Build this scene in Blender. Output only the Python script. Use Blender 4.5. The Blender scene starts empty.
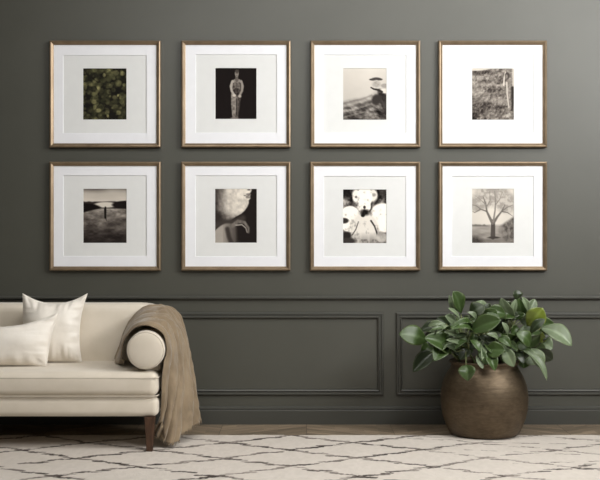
import bpy, bmesh, math, random
import numpy as np
from mathutils import Vector, Matrix, noise

random.seed(7)
C = bpy.context.scene.collection
PI = math.pi
CAM_H, F, WALL = 1.15, 1088.0, 6.8

# ------------------------------------------------------------------ helpers
def s2l(c):
    return c / 12.92 if c <= 0.04045 else ((c + 0.055) / 1.055) ** 2.4

def rgb(r, g, b):
    return (s2l(r / 255), s2l(g / 255), s2l(b / 255), 1)

def P(px, py, d):
    """a point of the place seen at px,py and standing d metres from the viewpoint"""
    return Vector(((px - 300) / F * d, d, CAM_H - (py - 240) / F * d))

def mesh_obj(name, bm, mat, parent=None, smooth=True, auto=None):
    me = bpy.data.meshes.new(name)
    bm.normal_update()
    bm.to_mesh(me); bm.free()
    return link_mesh(name, me, mat, parent, smooth, auto)

def link_mesh(name, me, mat, parent=None, smooth=True, auto=None):
    o = bpy.data.objects.new(name, me)
    C.objects.link(o)
    if mat: me.materials.append(mat)
    if smooth:
        me.polygons.foreach_set('use_smooth', [True] * len(me.polygons))
        if auto is not None:
            me.set_sharp_from_angle(angle=math.radians(auto))
    if parent:
        o.parent = parent
        o.matrix_parent_inverse = Matrix.Identity(4)
    return o

def thing(name, label, cat, loc=(0, 0, 0), rot=(0, 0, 0), group=None):
    o = bpy.data.objects.new(name, None)
    C.objects.link(o)
    o.empty_display_size = .1
    o.location = loc; o.rotation_euler = rot
    o['label'] = label; o['category'] = cat
    if group: o['group'] = group
    return o

def struct(o):
    o['kind'] = 'structure'
    return o

def add_box(bm, x0, x1, y0, y1, z0, z1):
    vs = [bm.verts.new((x, y, z)) for x in (x0, x1) for y in (y0, y1) for z in (z0, z1)]
    for f in ((0, 1, 3, 2), (4, 6, 7, 5), (0, 4, 5, 1), (2, 3, 7, 6), (0, 2, 6, 4), (1, 5, 7, 3)):
        bm.faces.new([vs[i] for i in f])

def soft_box(x0, x1, y0, y1, z0, z1, r, seg=5):
    bm = bmesh.new()
    add_box(bm, x0, x1, y0, y1, z0, z1)
    bmesh.ops.recalc_face_normals(bm, faces=bm.faces)
    bmesh.ops.bevel(bm, geom=list(bm.edges), offset=r, segments=seg, profile=.5, affect='EDGES')
    return bm

def add_tube(bm, pts, rad, n=8, closed=False):
    pts = [Vector(p) for p in pts]
    m = len(pts)
    rings = []
    up = None
    for i, p in enumerate(pts):
        a = pts[(i - 1) % m] if (closed or i > 0) else p
        b = pts[(i + 1) % m] if (closed or i < m - 1) else p
        t = (b - a).normalized()
        if up is None:
            up = t.orthogonal().normalized()
        up = (up - t * up.dot(t))
        if up.length < 1e-6: up = t.orthogonal()
        up.normalize()
        s = t.cross(up)
        r = rad[i] if isinstance(rad, (list, tuple)) else rad
        rings.append([bm.verts.new(p + (up * math.cos(2 * PI * k / n) + s * math.sin(2 * PI * k / n)) * r) for k in range(n)])
    for i in range(m if closed else m - 1):
        A, B = rings[i], rings[(i + 1) % m]
        for k in range(n):
            bm.faces.new((A[k], A[(k + 1) % n], B[(k + 1) % n], B[k]))
    if not closed:
        bm.faces.new(rings[0][::-1]); bm.faces.new(rings[-1])

def add_lathe(bm, prof, n=64, cx=0, cy=0, cz=0, axis='Z'):
    rings = []
    for r, h in prof:
        ring = []
        for k in range(n):
            a = 2 * PI * k / n
            if axis == 'Z': p = (cx + r * math.cos(a), cy + r * math.sin(a), cz + h)
            else: p = (cx + r * math.cos(a), cy + h, cz + r * math.sin(a))
            ring.append(bm.verts.new(p))
        rings.append(ring)
    for A, B in zip(rings, rings[1:]):
        for k in range(n):
            bm.faces.new((A[k], A[(k + 1) % n], B[(k + 1) % n], B[k]))
    bm.faces.new(rings[0]); bm.faces.new(rings[-1])
    bmesh.ops.recalc_face_normals(bm, faces=bm.faces)

def grid_mesh(name, co, nx, ny, col=None):
    """co: (ny*nx,3) float array"""
    me = bpy.data.meshes.new(name)
    idx = np.arange(nx * ny).reshape(ny, nx)
    q = np.stack([idx[:-1, :-1], idx[:-1, 1:], idx[1:, 1:], idx[1:, :-1]], -1).reshape(-1, 4)
    me.vertices.add(nx * ny); me.vertices.foreach_set('co', co.astype(np.float32).ravel())
    me.loops.add(q.size); me.loops.foreach_set('vertex_index', q.astype(np.int32).ravel())
    me.polygons.add(len(q)); me.polygons.foreach_set('loop_start', np.arange(0, q.size, 4, dtype=np.int32))
    me.update(calc_edges=True)
    if col is not None: set_col(me, col)
    return me

def set_col(me, col):
    a = me.color_attributes.new('tint', 'FLOAT_COLOR', 'POINT')
    c = np.ones((len(me.vertices), 4), np.float32); c[:, :3] = col
    a.data.foreach_set('color', c.ravel())

def lin(a):
    a = np.clip(a, 0, 1)
    return np.where(a <= 0.04045, a / 12.92, ((a + 0.055) / 1.055) ** 2.4)

# ------------------------------------------------------------------ materials
class NM:
    def __init__(s, name):
        s.m = bpy.data.materials.new(name); s.m.use_nodes = True
        s.t = s.m.node_tree; s.b = s.t.nodes['Principled BSDF']
    def n(s, kind, **kw):
        nd = s.t.nodes.new(kind)
        for k, v in kw.items():
            if k in nd.inputs.keys(): nd.inputs[k].default_value = v
            else: setattr(nd, k, v)
        return nd
    def l(s, a, b): s.t.links.new(a, b)
    def set(s, **kw):
        for k, v in kw.items(): s.b.inputs[k.replace('_', ' ')].default_value = v
        return s
    def coords(s, scale=(1, 1, 1)):
        tc = s.n('ShaderNodeTexCoord'); mp = s.n('ShaderNodeMapping')
        mp.inputs['Scale'].default_value = scale
        s.l(tc.outputs['Object'], mp.inputs['Vector'])
        return mp.outputs['Vector']
    def noise_mix(s, c1, c2, scale, vec=None, detail=4, lo=.35, hi=.65):
        nz = s.n('ShaderNodeTexNoise'); nz.inputs['Scale'].default_value = scale; nz.inputs['Detail'].default_value = detail
        if vec is None: vec = s.coords()
        s.l(vec, nz.inputs['Vector'])
        r = s.n('ShaderNodeValToRGB')
        r.color_ramp.elements[0].position = lo; r.color_ramp.elements[1].position = hi
        r.color_ramp.elements[0].color = c1; r.color_ramp.elements[1].color = c2
        s.l(nz.outputs['Fac'], r.inputs['Fac'])
        return r.outputs['Color'], nz.outputs['Fac']
    def bump(s, fac, strength, dist=.002, base=None):
        b = s.n('ShaderNodeBump'); b.inputs['Strength'].default_value = strength; b.inputs['Distance'].default_value = dist
        s.l(fac, b.inputs['Height'])
        if base is not None: s.l(base, b.inputs['Normal'])
        s.l(b.outputs['Normal'], s.b.inputs['Normal'])
        return b.outputs['Normal']

def mat_simple(name, c1, c2, scale, rough=.6, metal=0, bump=0, bscale=None, vec=(1, 1, 1), dist=.002, **kw):
    m = NM(name)
    v = m.coords(vec)
    col, fac = m.noise_mix(c1, c2, scale, v)
    m.l(col, m.b.inputs['Base Color'])
    m.set(Roughness=rough, Metallic=metal, **kw)
    if bump:
        nz = m.n('ShaderNodeTexNoise'); nz.inputs['Scale'].default_value = bscale or scale; nz.inputs['Detail'].default_value = 3
        m.l(v, nz.inputs['Vector'])
        m.bump(nz.outputs['Fac'], bump, dist)
    return m.m

def mat_attr(name, rough, bump=0, bscale=200, dist=.002, **kw):
    m = NM(name)
    a = m.n('ShaderNodeAttribute'); a.attribute_name = 'tint'
    m.l(a.outputs['Color'], m.b.inputs['Base Color'])
    m.set(Roughness=rough, **kw)
    if bump:
        nz = m.n('ShaderNodeTexNoise'); nz.inputs['Scale'].default_value = bscale; nz.inputs['Detail'].default_value = 3
        m.l(m.coords(), nz.inputs['Vector'])
        m.bump(nz.outputs['Fac'], bump, dist)
    return m.m

def weave(name, c1, c2, rough=.85, sc=700, sheen=.3, wr=0.0):
    m = NM(name)
    v = m.coords()
    col, _ = m.noise_mix(c1, c2, 9, v)
    m.l(col, m.b.inputs['Base Color'])
    m.set(Roughness=rough)
    m.b.inputs['Sheen Weight'].default_value = sheen
    nz = m.n('ShaderNodeTexNoise'); nz.inputs['Scale'].default_value = sc; m.l(v, nz.inputs['Vector'])
    n1 = m.bump(nz.outputs['Fac'], .25, .001)
    if wr:
        n2 = m.n('ShaderNodeTexNoise'); n2.inputs['Scale'].default_value = 14; m.l(v, n2.inputs['Vector'])
        m.bump(n2.outputs['Fac'], wr, .01, n1)
    return m.m

M = {}
M['wall'] = mat_simple('wall_paint', rgb(69, 69, 61), rgb(72, 72, 64), 3, rough=.5, Specular_IOR_Level=.8, bump=.05, bscale=160, dist=.001)
M['trim'] = mat_simple('trim_paint', rgb(70, 70, 65), rgb(73, 73, 68), 3, rough=.4)
M['plaster'] = mat_simple('ceiling_paint', rgb(225, 222, 214), rgb(230, 227, 220), 3, rough=.8)
M['sofa'] = weave('cream_upholstery', rgb(217, 207, 190), rgb(223, 213, 197))
M['piping'] = weave('cream_piping', rgb(188, 178, 162), rgb(196, 186, 170))
M['pillow'] = weave('ivory_satin', rgb(234, 227, 216), rgb(239, 233, 223), rough=.48, sheen=.2, wr=.25)
M['throw'] = weave('taupe_linen', rgb(120, 103, 80), rgb(144, 126, 101), rough=.85, sc=350, sheen=.35, wr=.3)
M['walnut'] = mat_simple('dark_walnut', rgb(62, 43, 31), rgb(86, 62, 46), 12, rough=.4, vec=(8, 8, 1))
M['brass'] = mat_simple('antique_brass', rgb(130, 112, 90), rgb(144, 126, 103), 14, rough=.38, metal=.6)
M['mat_white'] = mat_simple('mat_board_white', rgb(236, 237, 241), rgb(238, 239, 243), 20, rough=1, Specular_IOR_Level=.2)
M['mat_ivory'] = mat_simple('mat_board_ivory', rgb(224, 225, 224), rgb(226, 227, 226), 20, rough=1, Specular_IOR_Level=.2)
M['backing'] = mat_simple('backing_board', rgb(95, 80, 62), rgb(110, 92, 72), 20, rough=.9)
M['print'] = mat_attr('photo_print', .8, Specular_IOR_Level=.15)
M['rug'] = mat_attr('rug_wool', .95, bump=.5, bscale=120, dist=.006)
M['planks'] = mat_attr('oak_planks', .5, bump=.1, bscale=60)
M['leaf'] = mat_attr('leaf_surface', .4, Specular_IOR_Level=.5)
M['stem'] = mat_simple('green_stem', rgb(88, 104, 58), rgb(110, 112, 70), 30, rough=.6)
M['soil'] = mat_simple('potting_soil', rgb(38, 29, 22), rgb(62, 48, 37), 60, rough=.95, bump=1, bscale=90, dist=.01)

def bronze():
    m = NM('aged_bronze')
    v = m.coords((1, 1, 2.6))
    c1, f1 = m.noise_mix(rgb(78, 66, 52), rgb(106, 92, 73), 7, v, 6, .3, .7)
    c2, f2 = m.noise_mix(rgb(76, 63, 49), rgb(114, 100, 80), 34, v, 6, .3, .75)
    mx = m.n('ShaderNodeMixRGB'); mx.inputs[0].default_value = .45
    m.l(c1, mx.inputs[1]); m.l(c2, mx.inputs[2]); m.l(mx.outputs[0], m.b.inputs['Base Color'])
    m.set(Metallic=.7, Roughness=.5)
    vr = m.coords((1, 1, 60))
    nz = m.n('ShaderNodeTexNoise'); nz.inputs['Scale'].default_value = 1.6; nz.inputs['Detail'].default_value = 4; m.l(vr, nz.inputs['Vector'])
    n1 = m.bump(nz.outputs['Fac'], .25, .004)
    m.bump(f1, .3, .01, n1)
    return m.m
M['bronze'] = bronze()

# ------------------------------------------------------------------ the setting
def box_struct(name, args, mat):
    bm = bmesh.new()
    for a in args: add_box(bm, *a)
    bmesh.ops.recalc_face_normals(bm, faces=bm.faces)
    return struct(mesh_obj(name, bm, mat, smooth=False))

XL, XR, YN, ZC = -3.6, 3.6, -1.2, 3.3
box_struct('wall_back', [(XL - .12, XR + .12, WALL, WALL + .12, 0, ZC)], M['wall'])
box_struct('wall_front', [(XL - .12, XR + .12, YN - .12, YN, 0, ZC)], M['wall'])
box_struct('wall_left', [(XL - .12, XL, YN, WALL, 0, ZC)], M['wall'])
WY0, WY1, WZ0, WZ1 = 2.2, 4.8, 2.2, 3.2
box_struct('wall_right', [(XR, XR + .12, YN, WY0, 0, ZC), (XR, XR + .12, WY1, WALL, 0, ZC),
                          (XR, XR + .12, WY0, WY1, 0, WZ0), (XR, XR + .12, WY0, WY1, WZ1, ZC)], M['wall'])
box_struct('ceiling', [(XL - .12, XR + .12, YN, WALL + .12, ZC, ZC + .1)], M['plaster'])
box_struct('window_1', [(XR + .02, XR + .09, WY0, WY0 + .06, WZ0, WZ1), (XR + .02, XR + .09, WY1 - .06, WY1, WZ0, WZ1),
                        (XR + .02, XR + .09, WY0 + .06, WY1 - .06, WZ0, WZ0 + .06), (XR + .02, XR + .09, WY0 + .06, WY1 - .06, WZ1 - .06, WZ1),
                        (XR + .03, XR + .08, 3.48, 3.52, WZ0 + .06, WZ1 - .06)], M['plaster'])

# chevron oak floor, one mesh of planks
def floor():
    rnd = random.Random(3)
    verts, faces, cols = [], [], []
    def quad(pts, c):
        i = len(verts); verts.extend(pts); faces.append(tuple(range(i, i + len(pts)))); cols.extend([c] * len(pts))
    dark = (.018, .013, .009)
    quad([(XL, YN, -.004), (XR, YN, -.004), (XR, WALL, -.004), (XL, WALL, -.004)], dark)
    cw, pw = .52, .085
    sl = .62
    k = 0
    x = XL
    while x < XR - .01:
        x1 = min(x + cw, XR)
        s = sl if k % 2 == 0 else -sl
        y = YN - 1
        while y < WALL + 1:
            t = rnd.random()
            base = np.array([s2l(v / 255) for v in (112 + 30 * t, 99 + 27 * t, 82 + 24 * t)])
            n = 6
            g = .0012
            for q in range(n):           # split along its length so the grain can vary
                xa, xb = x + g + (x1 - x - 2 * g) * q / n, x + g + (x1 - x - 2 * g) * (q + 1) / n
                for w in range(3):
                    o0, o1 = g + (pw - 2 * g) * w / 3, g + (pw - 2 * g) * (w + 1) / 3
                    gr = 1 + rnd.uniform(-.24, .24)
                    pts = [(xa, y + o0 + s * (xa - x)), (xb, y + o0 + s * (xb - x)), (xb, y + o1 + s * (xb - x)), (xa, y + o1 + s * (xa - x))]
                    pts = [(a, min(max(b, YN), WALL), 0) for a, b in pts]
                    if max(p[1] for p in pts) - min(p[1] for p in pts) < .001: continue
                    quad(pts, tuple(base * gr))
            y += pw
        x += cw; k += 1
    me = bpy.data.meshes.new('floor')
    me.from_pydata(verts, [], faces); me.update()
    set_col(me, np.array(cols))
    struct(link_mesh('floor', me, M['planks'], smooth=False))
floor()

def run_profile(bm, prof, x0, x1):
    """prof: (out from wall, z) closed polygon swept along x"""
    a = [bm.verts.new((x0, WALL - d, z)) for d, z in prof]
    b = [bm.verts.new((x1, WALL - d, z)) for d, z in prof]
    n = len(prof)
    for i in range(n):
        bm.faces.new((a[i], a[(i + 1) % n], b[(i + 1) % n], b[i]))
    bm.faces.new(a[::-1]); bm.faces.new(b)
    bmesh.ops.recalc_face_normals(bm, faces=bm.faces)

bm = bmesh.new()
run_profile(bm, [(0, 0), (.02, 0), (.02, .088), (.017, .092), (.021, .096), (.021, .101), (.012, .107), (.006, .110), (0, .112)], XL, XR)
struct(mesh_obj('baseboard_back', bm, M['trim'], smooth=False))
bm = bmesh.new()
run_profile(bm, [(0, .774), (.010, .776), (.015, .781), (.022, .784), (.024, .788), (.024, .793), (.020, .798), (0, .800)], XL, XR)
struct(mesh_obj('trim_1', bm, M['trim'], smooth=False))

def panel_mould(name, x0, x1, z0, z1):
    prof = [(0, 0), (0, .008), (.005, .015), (.011, .016), (.016, .010), (.023, .010), (.029, .017), (.034, .014), (.038, 0)]   # (inset, out)
    bm = bmesh.new()
    rings = []
    for d, h in prof:
        rings.append([bm.verts.new(p) for p in ((x0 + d, WALL - h, z0 + d), (x1 - d, WALL - h, z0 + d), (x1 - d, WALL - h, z1 - d), (x0 + d, WALL - h, z1 - d))])
    for A, B in zip(rings, rings[1:]):
        for k in range(4):
            bm.faces.new((A[k], A[(k + 1) % 4], B[(k + 1) % 4], B[k]))
    bmesh.ops.recalc_face_normals(bm, faces=bm.faces)
    struct(mesh_obj(name, bm, M['trim'], smooth=False))
PZ0, PZ1 = .180, .697
panel_mould('trim_2', -1.42, .521, PZ0, PZ1)
panel_mould('trim_3', .600, 2.541, PZ0, PZ1)
panel_mould('trim_4', -3.441, -1.50, PZ0, PZ1)

# ------------------------------------------------------------------ rug
def vnoise(x, y, seed):
    r = np.random.RandomState(seed)
    T = r.rand(64, 64)
    xi, yi = np.floor(x).astype(int), np.floor(y).astype(int)
    fx, fy = x - xi, y - yi
    fx = fx * fx * (3 - 2 * fx); fy = fy * fy * (3 - 2 * fy)
    g = lambda a, b: T[b % 64, a % 64]
    return (g(xi, yi) * (1 - fx) + g(xi + 1, yi) * fx) * (1 - fy) + (g(xi, yi + 1) * (1 - fx) + g(xi + 1, yi + 1) * fx) * fy

def fbm(x, y, seed, oct=4):
    s = 0; a = .5; tot = 0
    for k in range(oct):
        s = s + a * vnoise(x * 2 ** k, y * 2 ** k, seed + k); tot += a; a *= .55
    return s / tot

def rug():
    x0, x1, y0, y1, yb = -3.1, 2.7, 3.7, 5.1, 6.385
    xs = np.arange(x0, x1, .0062)
    ys = np.concatenate([np.arange(y0, y1, .016), np.arange(y1, yb, .0075), [yb]])
    X, Y = np.meshgrid(xs, ys)
    edge = .006 * (vnoise(X * 30, X * 0, 5) - .5) + .004 * (vnoise(X * 9, X * 0, 6) - .5)
    Z = .003 + .0022 * fbm(X * 40, Y * 40, 11) + .004 * fbm(X * 7, Y * 7, 12)
    far = Y >= yb - 1e-6
    Y = Y + np.where(Y > yb - .05, edge, 0)
    # tone of the wool
    n = fbm(X * 60, Y * 25, 21); n2 = fbm(X * 4, Y * 4, 31)
    col = np.stack([.80 + .05 * (n - .5) + .03 * (n2 - .5), .768 + .05 * (n - .5) + .03 * (n2 - .5), .732 + .05 * (n - .5) + .03 * (n2 - .5)], -1)
    ink = np.zeros_like(X)
    rnd = random.Random(12)
    def dash(ax, ay, bx, by, w, a):
        ix = (xs > min(ax, bx) - .03) & (xs < max(ax, bx) + .03)
        iy = (ys > min(ay, by) - .03) & (ys < max(ay, by) + .03)
        if not ix.any() or not iy.any(): return
        i0, i1 = np.where(ix)[0][[0, -1]]; j0, j1 = np.where(iy)[0][[0, -1]]
        sx, sy = X[j0:j1 + 1, i0:i1 + 1], Y[j0:j1 + 1, i0:i1 + 1]
        dx, dy = bx - ax, by - ay
        t = np.clip(((sx - ax) * dx + (sy - ay) * dy) / (dx * dx + dy * dy), 0, 1)
        d = np.hypot(sx - ax - t * dx, sy - ay - t * dy) + .007 * (vnoise(sx * 90, sy * 60, 44) - .5)
        v = np.clip((w - d) / .004 + .5, 0, 1) * a
        ink[j0:j1 + 1, i0:i1 + 1] = np.maximum(ink[j0:j1 + 1, i0:i1 + 1], v)
    def node(i, j):
        r = random.Random(i * 131 + j * 17)
        XS = {-3: -1.19, -2: -.81, -1: -.39, 0: -.06, 1: .30, 2: .69, 3: .99, 4: 1.385}
        return (XS.get(i, -.05 + .367 * i) + r.uniform(-.018, .018), 5.49 + .2185 * j + r.uniform(-.012, .012))
    for i in range(-10, 9):
        for j in range(-9, 6):
            if (i + j) % 2: continue
            a = node(i, j)
            for dj in (-1, 1):
                b = node(i + 1, j + dj)
                strength = rnd.uniform(.5, 1.15) * (1 if a[0] < .35 else .78)
                nseg = 13
                for q in range(nseg):
                    if rnd.random() < .10: continue
                    t0, t1 = q / nseg - .03, (q + 1) / nseg + .03
                    wob = .014 * math.sin(q * 1.3 + i)
                    ox, oy = rnd.uniform(-.006, .006), rnd.uniform(-.007, .007) + wob
                    ax, ay = a[0] + (b[0] - a[0]) * t0 + ox, a[1] + (b[1] - a[1]) * t0 + oy
                    bx, by = a[0] + (b[0] - a[0]) * t1 + ox, a[1] + (b[1] - a[1]) * t1 + oy
                    my = (ay + by) / 2
                    f = rnd.uniform(.1, .75)
                    dash(ax, my + (ay - my) * f, bx, my + (by - my) * f, rnd.uniform(.004, .014) * (1 if a[0] < .35 else .8), min(1, strength * rnd.uniform(.45, 1.4)))
                    if rnd.random() < .3:
                        dash(ax + .02, my + .012, bx - .02, my + .016, .004, strength * .5)
    for (ax, ay, bx, by) in ((.9, 5.93, 1.5, 5.80), (1.0, 6.16, 1.7, 6.08), (1.05, 5.56, 1.62, 5.64), (1.5, 6.25, 2.2, 6.20), (.45, 6.30, .85, 6.22)):
        for q in range(14):
            if rnd.random() < .3: continue
            t0 = q / 14
            dash(ax + (bx - ax) * t0, ay + (by - ay) * t0 + rnd.uniform(-.008, .008), ax + (bx - ax) * (t0 + .06), ay + (by - ay) * (t0 + .05), rnd.uniform(.003, .009), rnd.uniform(.25, .7))
    inkc = np.array([.20, .165, .145])
    col = col * (1 - ink[..., None]) + inkc * ink[..., None]
    Z = Z - .002 * ink
    # turned-down border so that the rug has a side
    Z[0, :] = 0; Z[-1, :] = 0; Z[:, 0] = 0; Z[:, -1] = 0
    ny, nx = X.shape
    me = grid_mesh('rug', np.stack([X, Y, Z], -1).reshape(-1, 3), nx, ny, lin(col).reshape(-1, 3))
    o = link_mesh('rug', me, M['rug'])
    o['label'] = 'large cream wool rug with a wobbly dark brown diamond pattern on the wooden floor'
    o['category'] = 'rug'
rug()
RUGZ = .006

# ------------------------------------------------------------------ sofa
def sofa():
    x0, x1 = -2.98, -.772
    t = thing('sofa', 'cream upholstered sofa with round bolster arms and dark tapered wooden legs', 'sofa', (-1.87, 6.3, 0))
    inv = Matrix.Translation((1.87, -6.3, 0))
    def ob(name, bm, mat, parent=t, **k):
        if parent is t: bm.transform(inv)
        else: bm.transform(inv)
        return mesh_obj(name, bm, mat, parent, **k)
    ob('base_rail', soft_box(x0, x1, 5.905, 6.70, .188, .294, .032), M['sofa'])
    # seat cushion, gently crowned
    bm = bmesh.new()
    nx, ny = 60, 16
    def sup(u):  # rounded side profile factor
        return (1 - abs(u) ** 8)
    bm.free()
    bm = soft_box(x0 + .001, x1 - .001, 5.895, 6.50, .296, .432, .044, 7)
    bmesh.ops.subdivide_edges(bm, edges=[e for e in bm.edges if e.calc_length() > .3], cuts=14, use_grid_fill=True)
    for v in bm.verts:
        u = (v.co.x - (x0 + x1) / 2) / ((x1 - x0) / 2); w = (v.co.y - 6.2) / .3
        if v.co.z > .40: v.co.z += .006 * max(0, 1 - u ** 6) * max(0, 1 - w * w)
        if v.co.y < 5.9: v.co.y -= .004 * max(0, 1 - u ** 8) * math.sin(PI * min(1, max(0, (v.co.z - .296) / .136)))
    cu = ob('seat_cushion', bm, M['sofa'])
    def ring(z, r, inset=0, mat=M['piping']):
        bm = bmesh.new(); cr = .042
        X0, X1, Y0, Y1 = x0 + inset, x1 - inset, 5.896 + inset, 6.47
        pts = []
        for (cx, cy, a0) in ((X1 - cr, Y1 - cr, 0), (X0 + cr, Y1 - cr, 90), (X0 + cr, Y0 + cr, 180), (X1 - cr, Y0 + cr, 270)):
            for k in range(7):
                a = math.radians(a0 + 15 * k); pts.append((cx + cr * math.cos(a), cy + cr * math.sin(a), z))
        add_tube(bm, pts, r, 8, True)
        return bm
    ob('piping', ring(.400, .0042, .0005), M['piping'], cu)
    ob('piping', ring(.302, .0038, .003), M['piping'], cu)
    # backrest: rounded top corners, soft edges
    bm = bmesh.new()
    zt, r = .768, .19
    pts = [(x0 + .02, .19), (x1 - .015, .19)]
    for k in range(9):
        a = math.radians(90 * k / 8); pts.append((x1 - .015 - r + r * math.cos(a), zt - r * .5 + r * .5 * math.sin(a)))
    for k in range(9):
        a = math.radians(90 + 90 * k / 8); pts.append((x0 + .02 + r + r * math.cos(a), zt - r * .5 + r * .5 * math.sin(a)))
    fr = [bm.verts.new((x, 6.44, z)) for x, z in pts]; bk = [bm.verts.new((x, 6.72, z)) for x, z in pts]
    n = len(pts)
    f1 = bm.faces.new(fr); f2 = bm.faces.new(bk[::-1])
    for i in range(n): bm.faces.new((fr[i], bk[i], bk[(i + 1) % n], fr[(i + 1) % n]))
    bmesh.ops.recalc_face_normals(bm, faces=bm.faces)
    ed = [e for e in bm.edges if (abs(e.verts[0].co.y - e.verts[1].co.y) < 1e-5)]
    bmesh.ops.bevel(bm, geom=ed, offset=.05, segments=6, profile=.5, affect='EDGES', clamp_overlap=True)
    for v in bm.verts:      # the front leans back a little
        if v.co.y < 6.55: v.co.y += .05 * max(0, (v.co.z - .43) / .34)
    ob('backrest', bm, M['sofa'], auto=50)
    # arms: a bolster roll over a narrow arm body
    for s, cx in ((1, -.841), (-1, x0 + x1 + .841)):
        bm = bmesh.new()
        prof = [(.001, 5.902), (.05, 5.903), (.085, 5.907), (.096, 5.911), (.102, 5.919), (.104, 5.93), (.105, 6.2), (.108, 6.40), (.10, 6.60), (.05, 6.62), (.001, 6.62)]
        add_lathe(bm, prof, 56, cx, 0, .549, 'Y')
        for v in bm.verts:
            v.co.z += .03 * max(0, (v.co.y - 5.95)) / .6
        a = ob('arm_bolster', bm, M['sofa'], auto=60)
        bm = bmesh.new()
        add_tube(bm, [(cx + .0985 * math.cos(2 * PI * k / 48), 5.9135, .549 + .0985 * math.sin(2 * PI * k / 48)) for k in range(48)], .0028, 8, True)
        ob('piping', bm, M['piping'], a)
        ob('arm_panel', soft_box(min(cx - .06 * s, cx + .07 * s), max(cx - .06 * s, cx + .07 * s), 6.0, 6.55, .42, .54, .02), M['sofa'])
    # tapered legs
    for lx in (-.817, x0 + x1 + .817):
        for ly, zb in ((5.926, RUGZ - .002), (6.64, 0)):
            bm = bmesh.new()
            hw, hb = .028, .0165
            top = [bm.verts.new((lx + sx * hw, ly + sy * hw, .19)) for sx, sy in ((-1, -1), (1, -1), (1, 1), (-1, 1))]
            bot = [bm.verts.new((lx + .003 + sx * hb, ly + (-.03 if ly < 6.2 else .02) + sy * hb, zb)) for sx, sy in ((-1, -1), (1, -1), (1, 1), (-1, 1))]
            bm.faces.new(top[::-1]); bm.faces.new(bot)
            for i in range(4): bm.faces.new((bot[i], top[i], top[(i + 1) % 4], bot[(i + 1) % 4]))
            bmesh.ops.recalc_face_normals(bm, faces=bm.faces)
            bmesh.ops.bevel(bm, geom=list(bm.edges), offset=.003, segments=2, affect='EDGES')
            ob('leg', bm, M['walnut'], smooth=False)
sofa()

# ------------------------------------------------------------------ pillows
def pillow(name, label, corners, d, lean, th, seed, dips=(.1, .1, .1, .1), wr=.5):
    """a plump cushion: corners (TL, TR, BR, BL) as metres (x, z) about its middle, sides that curve in by dips (top, right, bottom, left)"""
    N = 44
    loc, rot = d, lean
    TLc, TRc, BRc, BLc = corners
    t = thing(name, label, 'cushion', loc, rot)
    bm = bmesh.new()
    rows = {}
    def pos(u, v, side):
        U2, V2 = (u + 1) / 2, (v + 1) / 2
        x = (TLc[0] * (1 - U2) + TRc[0] * U2) * V2 + (BLc[0] * (1 - U2) + BRc[0] * U2) * (1 - V2)
        z = (TLc[1] * (1 - U2) + TRc[1] * U2) * V2 + (BLc[1] * (1 - U2) + BRc[1] * U2) * (1 - V2)
        cu, cv = (1 - u * u), (1 - v * v)
        z += -dips[0] * cu * max(0, v) ** 1.6 + dips[2] * cu * max(0, -v) ** 1.6
        x += -dips[1] * cv * max(0, u) ** 1.6 + dips[3] * cv * max(0, -u) ** 1.6
        e = max(0, (1 - abs(u) ** 2.6)) ** .62 * max(0, (1 - abs(v) ** 2.6)) ** .62
        cr = 0
        ed = max(abs(u), abs(v))
        m = noise.noise(Vector((u * 1.4 + seed, v * 7 + seed, seed))) if abs(u) > abs(v) else noise.noise(Vector((u * 7 + seed, v * 1.4, seed)))
        cr = .024 * wr * m * (ed ** 3) * (1 - ed ** 10)
        cr += .006 * noise.noise(Vector((u * 1.8 + seed, v * 1.8, seed * 2)))* e
        return Vector((x, side * (th / 2 * e + cr * 1.6) , z))
    def sheet(side):
        g = []
        for j in range(N + 1):
            r = []
            for i in range(N + 1):
                u, v = math.sin((i / N - .5) * PI), math.sin((j / N - .5) * PI)
                u = .55 * u + .45 * (2 * i / N - 1); v = .55 * v + .45 * (2 * j / N - 1)
                r.append(bm.verts.new(pos(u, v, side)))
            g.append(r)
        for j in range(N):
            for i in range(N):
                f = (g[j][i], g[j][i + 1], g[j + 1][i + 1], g[j + 1][i])
                bm.faces.new(f if side < 0 else f[::-1])
        return g
    sheet(-1); sheet(1)
    bmesh.ops.remove_doubles(bm, verts=bm.verts, dist=.0004)
    bmesh.ops.recalc_face_normals(bm, faces=bm.faces)
    mesh_obj('cushion_cover', bm, M['pillow'], t)
    bm = bmesh.new()
    pts = []
    for k in range(120):
        q = k / 120 * 4; s = int(q); f = (q - s) * 2 - 1
        u, v = [(f, -1), (1, f), (-f, 1), (-1, -f)][s]
        p = pos(u, v, 1); p.y = 0
        pts.append(p)
    add_tube(bm, pts, .0022, 6, True)
    mesh_obj('seam', bm, M['pillow'], t)
    return t
R = math.radians
# seat top is at z = .436 ; each cushion stands on its lower edge and leans back
pillow('throw_pillow', 'square ivory throw pillow leaning on the sofa back, behind the lumbar pillow',
       ((-.186, .206), (.190, .204), (.166, -.200), (-.198, -.200)), (-1.440, 6.365, .636), (R(-14), 0, R(6)), .17, 3.1, (.062, .030, .004, .014), .9)
pillow('lumbar_pillow', 'ivory lumbar pillow in front on the sofa seat, cut by the left picture edge',
       ((-.27, .120), (.292, .168), (.238, -.142), (-.28, -.142)), (-1.668, 6.16, .578), (R(-18), 0, R(4)), .16, 8.4, (.062, .012, .004, .02), .6)

# ------------------------------------------------------------------ throw
def catmull(pts, t):
    n = len(pts) - 1
    x = min(max(t * n, 0), n - 1e-6); i = int(x); f = x - i
    p0, p1, p2, p3 = pts[max(i - 1, 0)], pts[i], pts[i + 1], pts[min(i + 2, n)]
    return .5 * ((2 * p1) + (p2 - p0) * f + (2 * p0 - 5 * p1 + 4 * p2 - p3) * f * f + (-p0 + 3 * p1 - 3 * p2 + p3) * f ** 3)

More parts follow.
